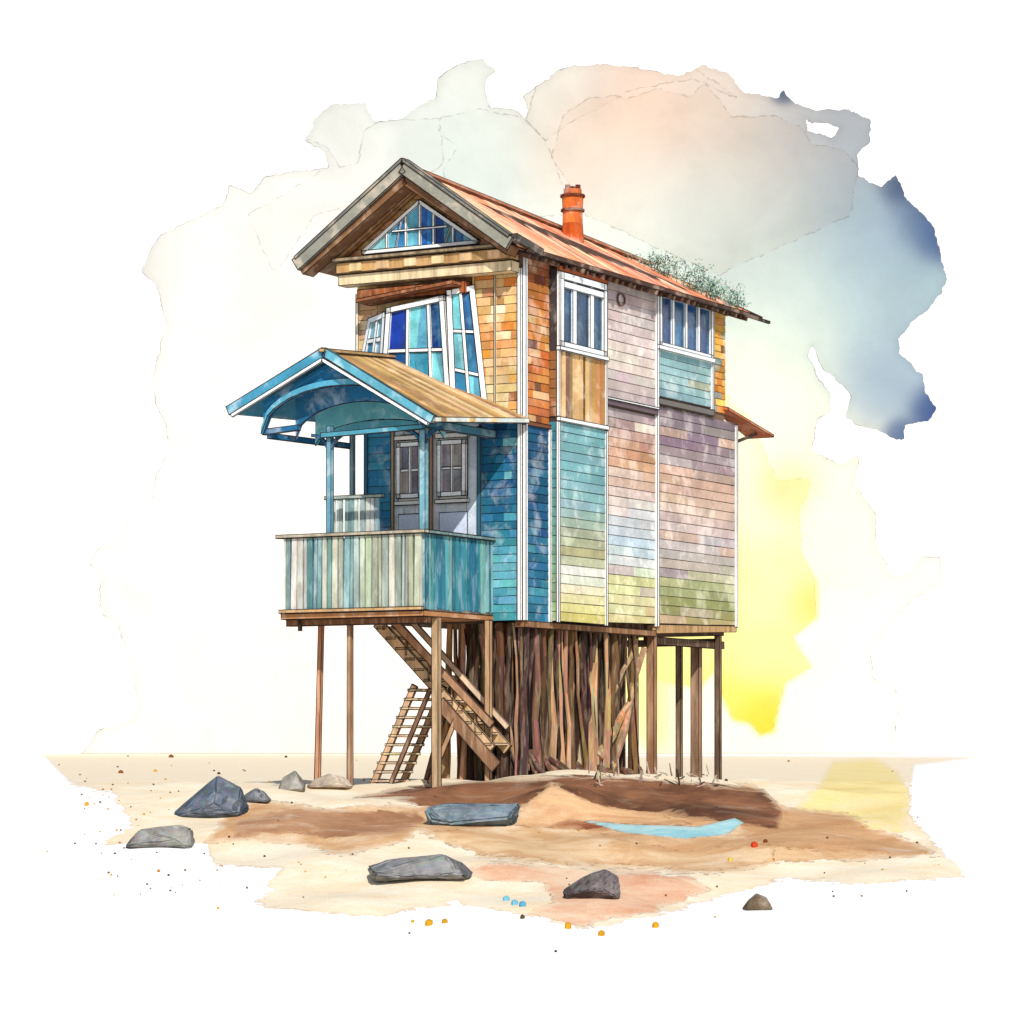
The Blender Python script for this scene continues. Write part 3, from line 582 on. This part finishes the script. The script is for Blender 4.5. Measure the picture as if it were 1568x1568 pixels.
# ------------------------------------------------------------ shrub on the roof
sh=B(); 
for k in range(60):
    t=random.random()**.8; x=-1.5+t*1.8; y=7.2+random.uniform(-.9,.5); zr=9.2-(x+1.75)*.5
    p=Vector((x,y,zr)); hh=random.uniform(.1,.34)*(1 if k%6 else 1.7)
    d=Vector((random.uniform(-.5,.5),random.uniform(-.5,.5),1)).normalized(); q=p+d*hh
    sh.rod(p,q,.006,C(70,80,70))
    for j in range(4):
        m=p.lerp(q,random.uniform(.4,1)); e=m+Vector((random.uniform(-.12,.12),random.uniform(-.12,.12),random.uniform(0,.12))); sh.rod(m,e,.004,C(60,70,64))
        for l in range(8):
            c=e+Vector([random.gauss(0,.045) for _ in range(3)]); r=random.uniform(.012,.028)
            a=Vector([random.gauss(0,1) for _ in range(3)]).normalized(); b=a.orthogonal().normalized()
            sh.poly([c+a*r,c+b*r*.6,c-a*r,c-b*r*.6],C(*jit(random.choice([(150,190,176),(120,164,150),(176,204,180),(84,120,110),(150,164,120)]),14)))
so_=sh.make('roof_shrub',M_leaf); so_.location=house.location; so_.rotation_euler=house.rotation_euler
# ------------------------------------------------------------ driftwood
dw=B()
for k in range(60):
    g=ground_at(random.uniform(900,1105),random.uniform(1182,1206)); L_=random.uniform(.06,.28); an=random.uniform(0,3.14)
    if k%3==0: q=g+Vector((random.uniform(-.08,.08),0,L_))
    else: q=g+Vector((math.cos(an)*L_,math.sin(an)*L_,random.uniform(.0,.1)))
    dw.log(g-Vector((0,0,.02)),q,.014,.009,C(*jit(random.choice([(60,46,40),(190,170,150),(120,96,80)]),14)),5,2,.01)
dw.make('driftwood',M_wood)
# ------------------------------------------------------------ rocks
import bmesh
def rock(name,px,py,wpx,hpx,col,pts=None,depth=1.0):
    g=ground_at(px,py); s_=g.y/F; w_=wpx*s_; h_=hpx*s_*1.1
    bm=bmesh.new()
    if pts is None: pts=[(-.5,0),(-.3,.6),(0,1),(.3,.75),(.5,0)]
    for u,v in pts:
        for dy,sc_ in ((-.5,.3),(-.2,.95),(.4,.9)):
            bm.verts.new((u*w_*(1 if abs(dy)<.45 else .8)+random.uniform(-.03,.03)*w_, dy*w_*depth+random.uniform(-.06,.06)*w_, v*h_*sc_+random.uniform(-.05,.05)*h_))
    for u in (-.45,0,.45): bm.verts.new((u*w_,0,-.3*h_))
    bmesh.ops.convex_hull(bm,input=bm.verts[:]); bmesh.ops.delete(bm,geom=[v for v in bm.verts if not v.link_faces],context='VERTS')
    bmesh.ops.dissolve_limit(bm,angle_limit=math.radians(12),verts=bm.verts[:],edges=bm.edges[:])
    bmesh.ops.bevel(bm,geom=bm.edges[:],offset=.02*w_,segments=2,affect='EDGES')
    bmesh.ops.triangulate(bm,faces=bm.faces[:])
    bmesh.ops.subdivide_edges(bm,edges=[e for e in bm.edges if e.calc_length()>.12*w_],cuts=3,use_grid_fill=True)
    for v in bm.verts: v.co+=Vector([random.uniform(-1,1) for _ in range(3)])*.007*w_
    me=bpy.data.meshes.new(name); bm.to_mesh(me); bm.free()
    at=me.color_attributes.new('Col','FLOAT_COLOR','CORNER'); me.materials.append(M_rock)
    for p in me.polygons:
        nn=p.normal; q=(round(nn.x*1.5),round(nn.y*1.5),round(nn.z*1.5)); rr=random.Random(hash(q)+int(px)); dv=rr.uniform(-34,26)
        c=C(*[max(20,x+dv+random.uniform(-5,5)) for x in col])
        for l in p.loop_indices: at.data[l].color=(*c,1)
    o=bpy.data.objects.new(name,me); bpy.context.scene.collection.objects.link(o); o.location=g
rock('rock',325,1246,112,56,(84,94,106),[(-.5,0),(-.35,.3),(.1,1),(.4,.65),(.5,.1)],.6)
rock('rock',392,1226,46,18,(100,104,108))
rock('rock',245,1295,108,30,(122,120,114),[(-.5,0),(-.25,.85),(.3,1),(.42,.8),(.5,0)],.6)
rock('rock',447,1210,42,28,(140,134,126),[(-.5,0),(-.3,.7),(.1,1),(.5,.3)])
rock('rock',505,1204,70,18,(206,190,170))
rock('rock',645,1342,165,34,(118,118,118),[(-.5,.4),(-.2,.8),(.2,1),(.4,.5),(.5,.1),(-.2,0)],.5)
rock('rock',905,1373,88,40,(102,94,94),[(-.5,.2),(-.1,.75),(.25,1),(.45,.8),(.5,.1)],.6)
rock('rock',1160,1392,44,24,(118,100,80))
rock('rock',722,1262,146,32,(104,118,128),[(-.5,.75),(-.3,.95),(.3,1),(.5,.9),(.3,.2),(-.3,.1)],.4)
# ------------------------------------------------------------ pebbles
pb=B()
def peb(px,py,r,col):
    g=ground_at(px,py); s_=g.y/F*r; n=9; i=len(pb.v)
    for m in range(n):
        a=m*2*math.pi/n; q=random.uniform(.8,1.2); pb.v.append((g.x+s_*q*math.cos(a),g.y+s_*1.6*q*math.sin(a),g.z-.02))
    for m in range(n):
        a=m*2*math.pi/n; pb.v.append((g.x+s_*.8*math.cos(a),g.y+s_*1.2*math.sin(a),g.z+s_*.9))
    pb.v.append((g.x,g.y,g.z+s_*1.3))
    c=C(*col)
    for m in range(n):
        pb.f.append((i+m,i+(m+1)%n,i+n+(m+1)%n,i+n+m)); pb.c.append(c); pb.f.append((i+n+m,i+n+(m+1)%n,i+2*n)); pb.c.append(c)
OC=(206,150,20)
for a in [(133,1233,4,(230,150,40)),(262,1160,4,(130,80,20)),(185,1184,4,(150,70,20)),(238,1182,3,OC),(657,1416,7,OC),(681,1413,5,OC),(870,1420,6,OC),(921,1432,6,OC),(1004,1419,6,OC),(800,1406,4,(90,70,30)),(1155,1296,6,(200,70,30)),(1172,1290,4,(120,60,30)),(632,1412,3,OC),(1095,1405,2,OC),(1118,1318,4,(220,190,70)),(851,1458,2.5,(50,50,50)),(627,1430,2,(60,50,40)),(334,1392,2.5,OC),(243,1335,3,(180,120,60)),(335,1186,3,(60,60,60)),(438,1160,2.5,(60,50,40)),(775,1379,6,(120,190,215)),(788,1385,6,(120,190,215)),(800,1387,6,(90,170,205)),(1112,1196,3,(90,70,50))]: peb(*a)
for k in range(150):
    px=random.choice([random.uniform(110,620),random.uniform(600,1450),random.gauss(250,80)]); py=random.uniform(1158,1375)
    peb(px,py,random.uniform(.8,2.3),random.choice([OC,(120,90,50),(70,60,50),(160,110,60)]))
pb.make('beach_pebbles',M_ink)
# ------------------------------------------------------------ light, world, camera
el=math.radians(38); az=math.atan2(.12,-.99)
d=Vector((math.sin(az)*math.cos(el),math.cos(az)*math.cos(el),math.sin(el)))
L=bpy.data.lights.new('sun','SUN'); L.energy=4.3; L.angle=math.radians(.5); L.color=(1,.965,.91)
lo=bpy.data.objects.new('sun',L); bpy.context.scene.collection.objects.link(lo); lo.rotation_euler=d.to_track_quat('Z','Y').to_euler()
w=bpy.data.worlds.new('World'); bpy.context.scene.world=w; w.use_nodes=True
sk=w.node_tree.nodes.new('ShaderNodeTexSky'); sk.sky_type='NISHITA'; sk.sun_disc=False; sk.sun_elevation=el; sk.sun_rotation=az
bg=w.node_tree.nodes['Background']; w.node_tree.links.new(sk.outputs[0],bg.inputs[0]); bg.inputs[1].default_value=.11
cam=bpy.data.cameras.new('camera'); co=bpy.data.objects.new('camera',cam); bpy.context.scene.collection.objects.link(co)
co.location=(0,0,H); co.rotation_euler=(math.pi/2,0,0); cam.sensor_width=36; cam.lens=36*F/1568; cam.shift_y=(HY-784)/1568; cam.clip_end=3000; cam.clip_start=.5
bpy.context.scene.camera=co
bpy.context.scene.view_settings.view_transform='Standard'
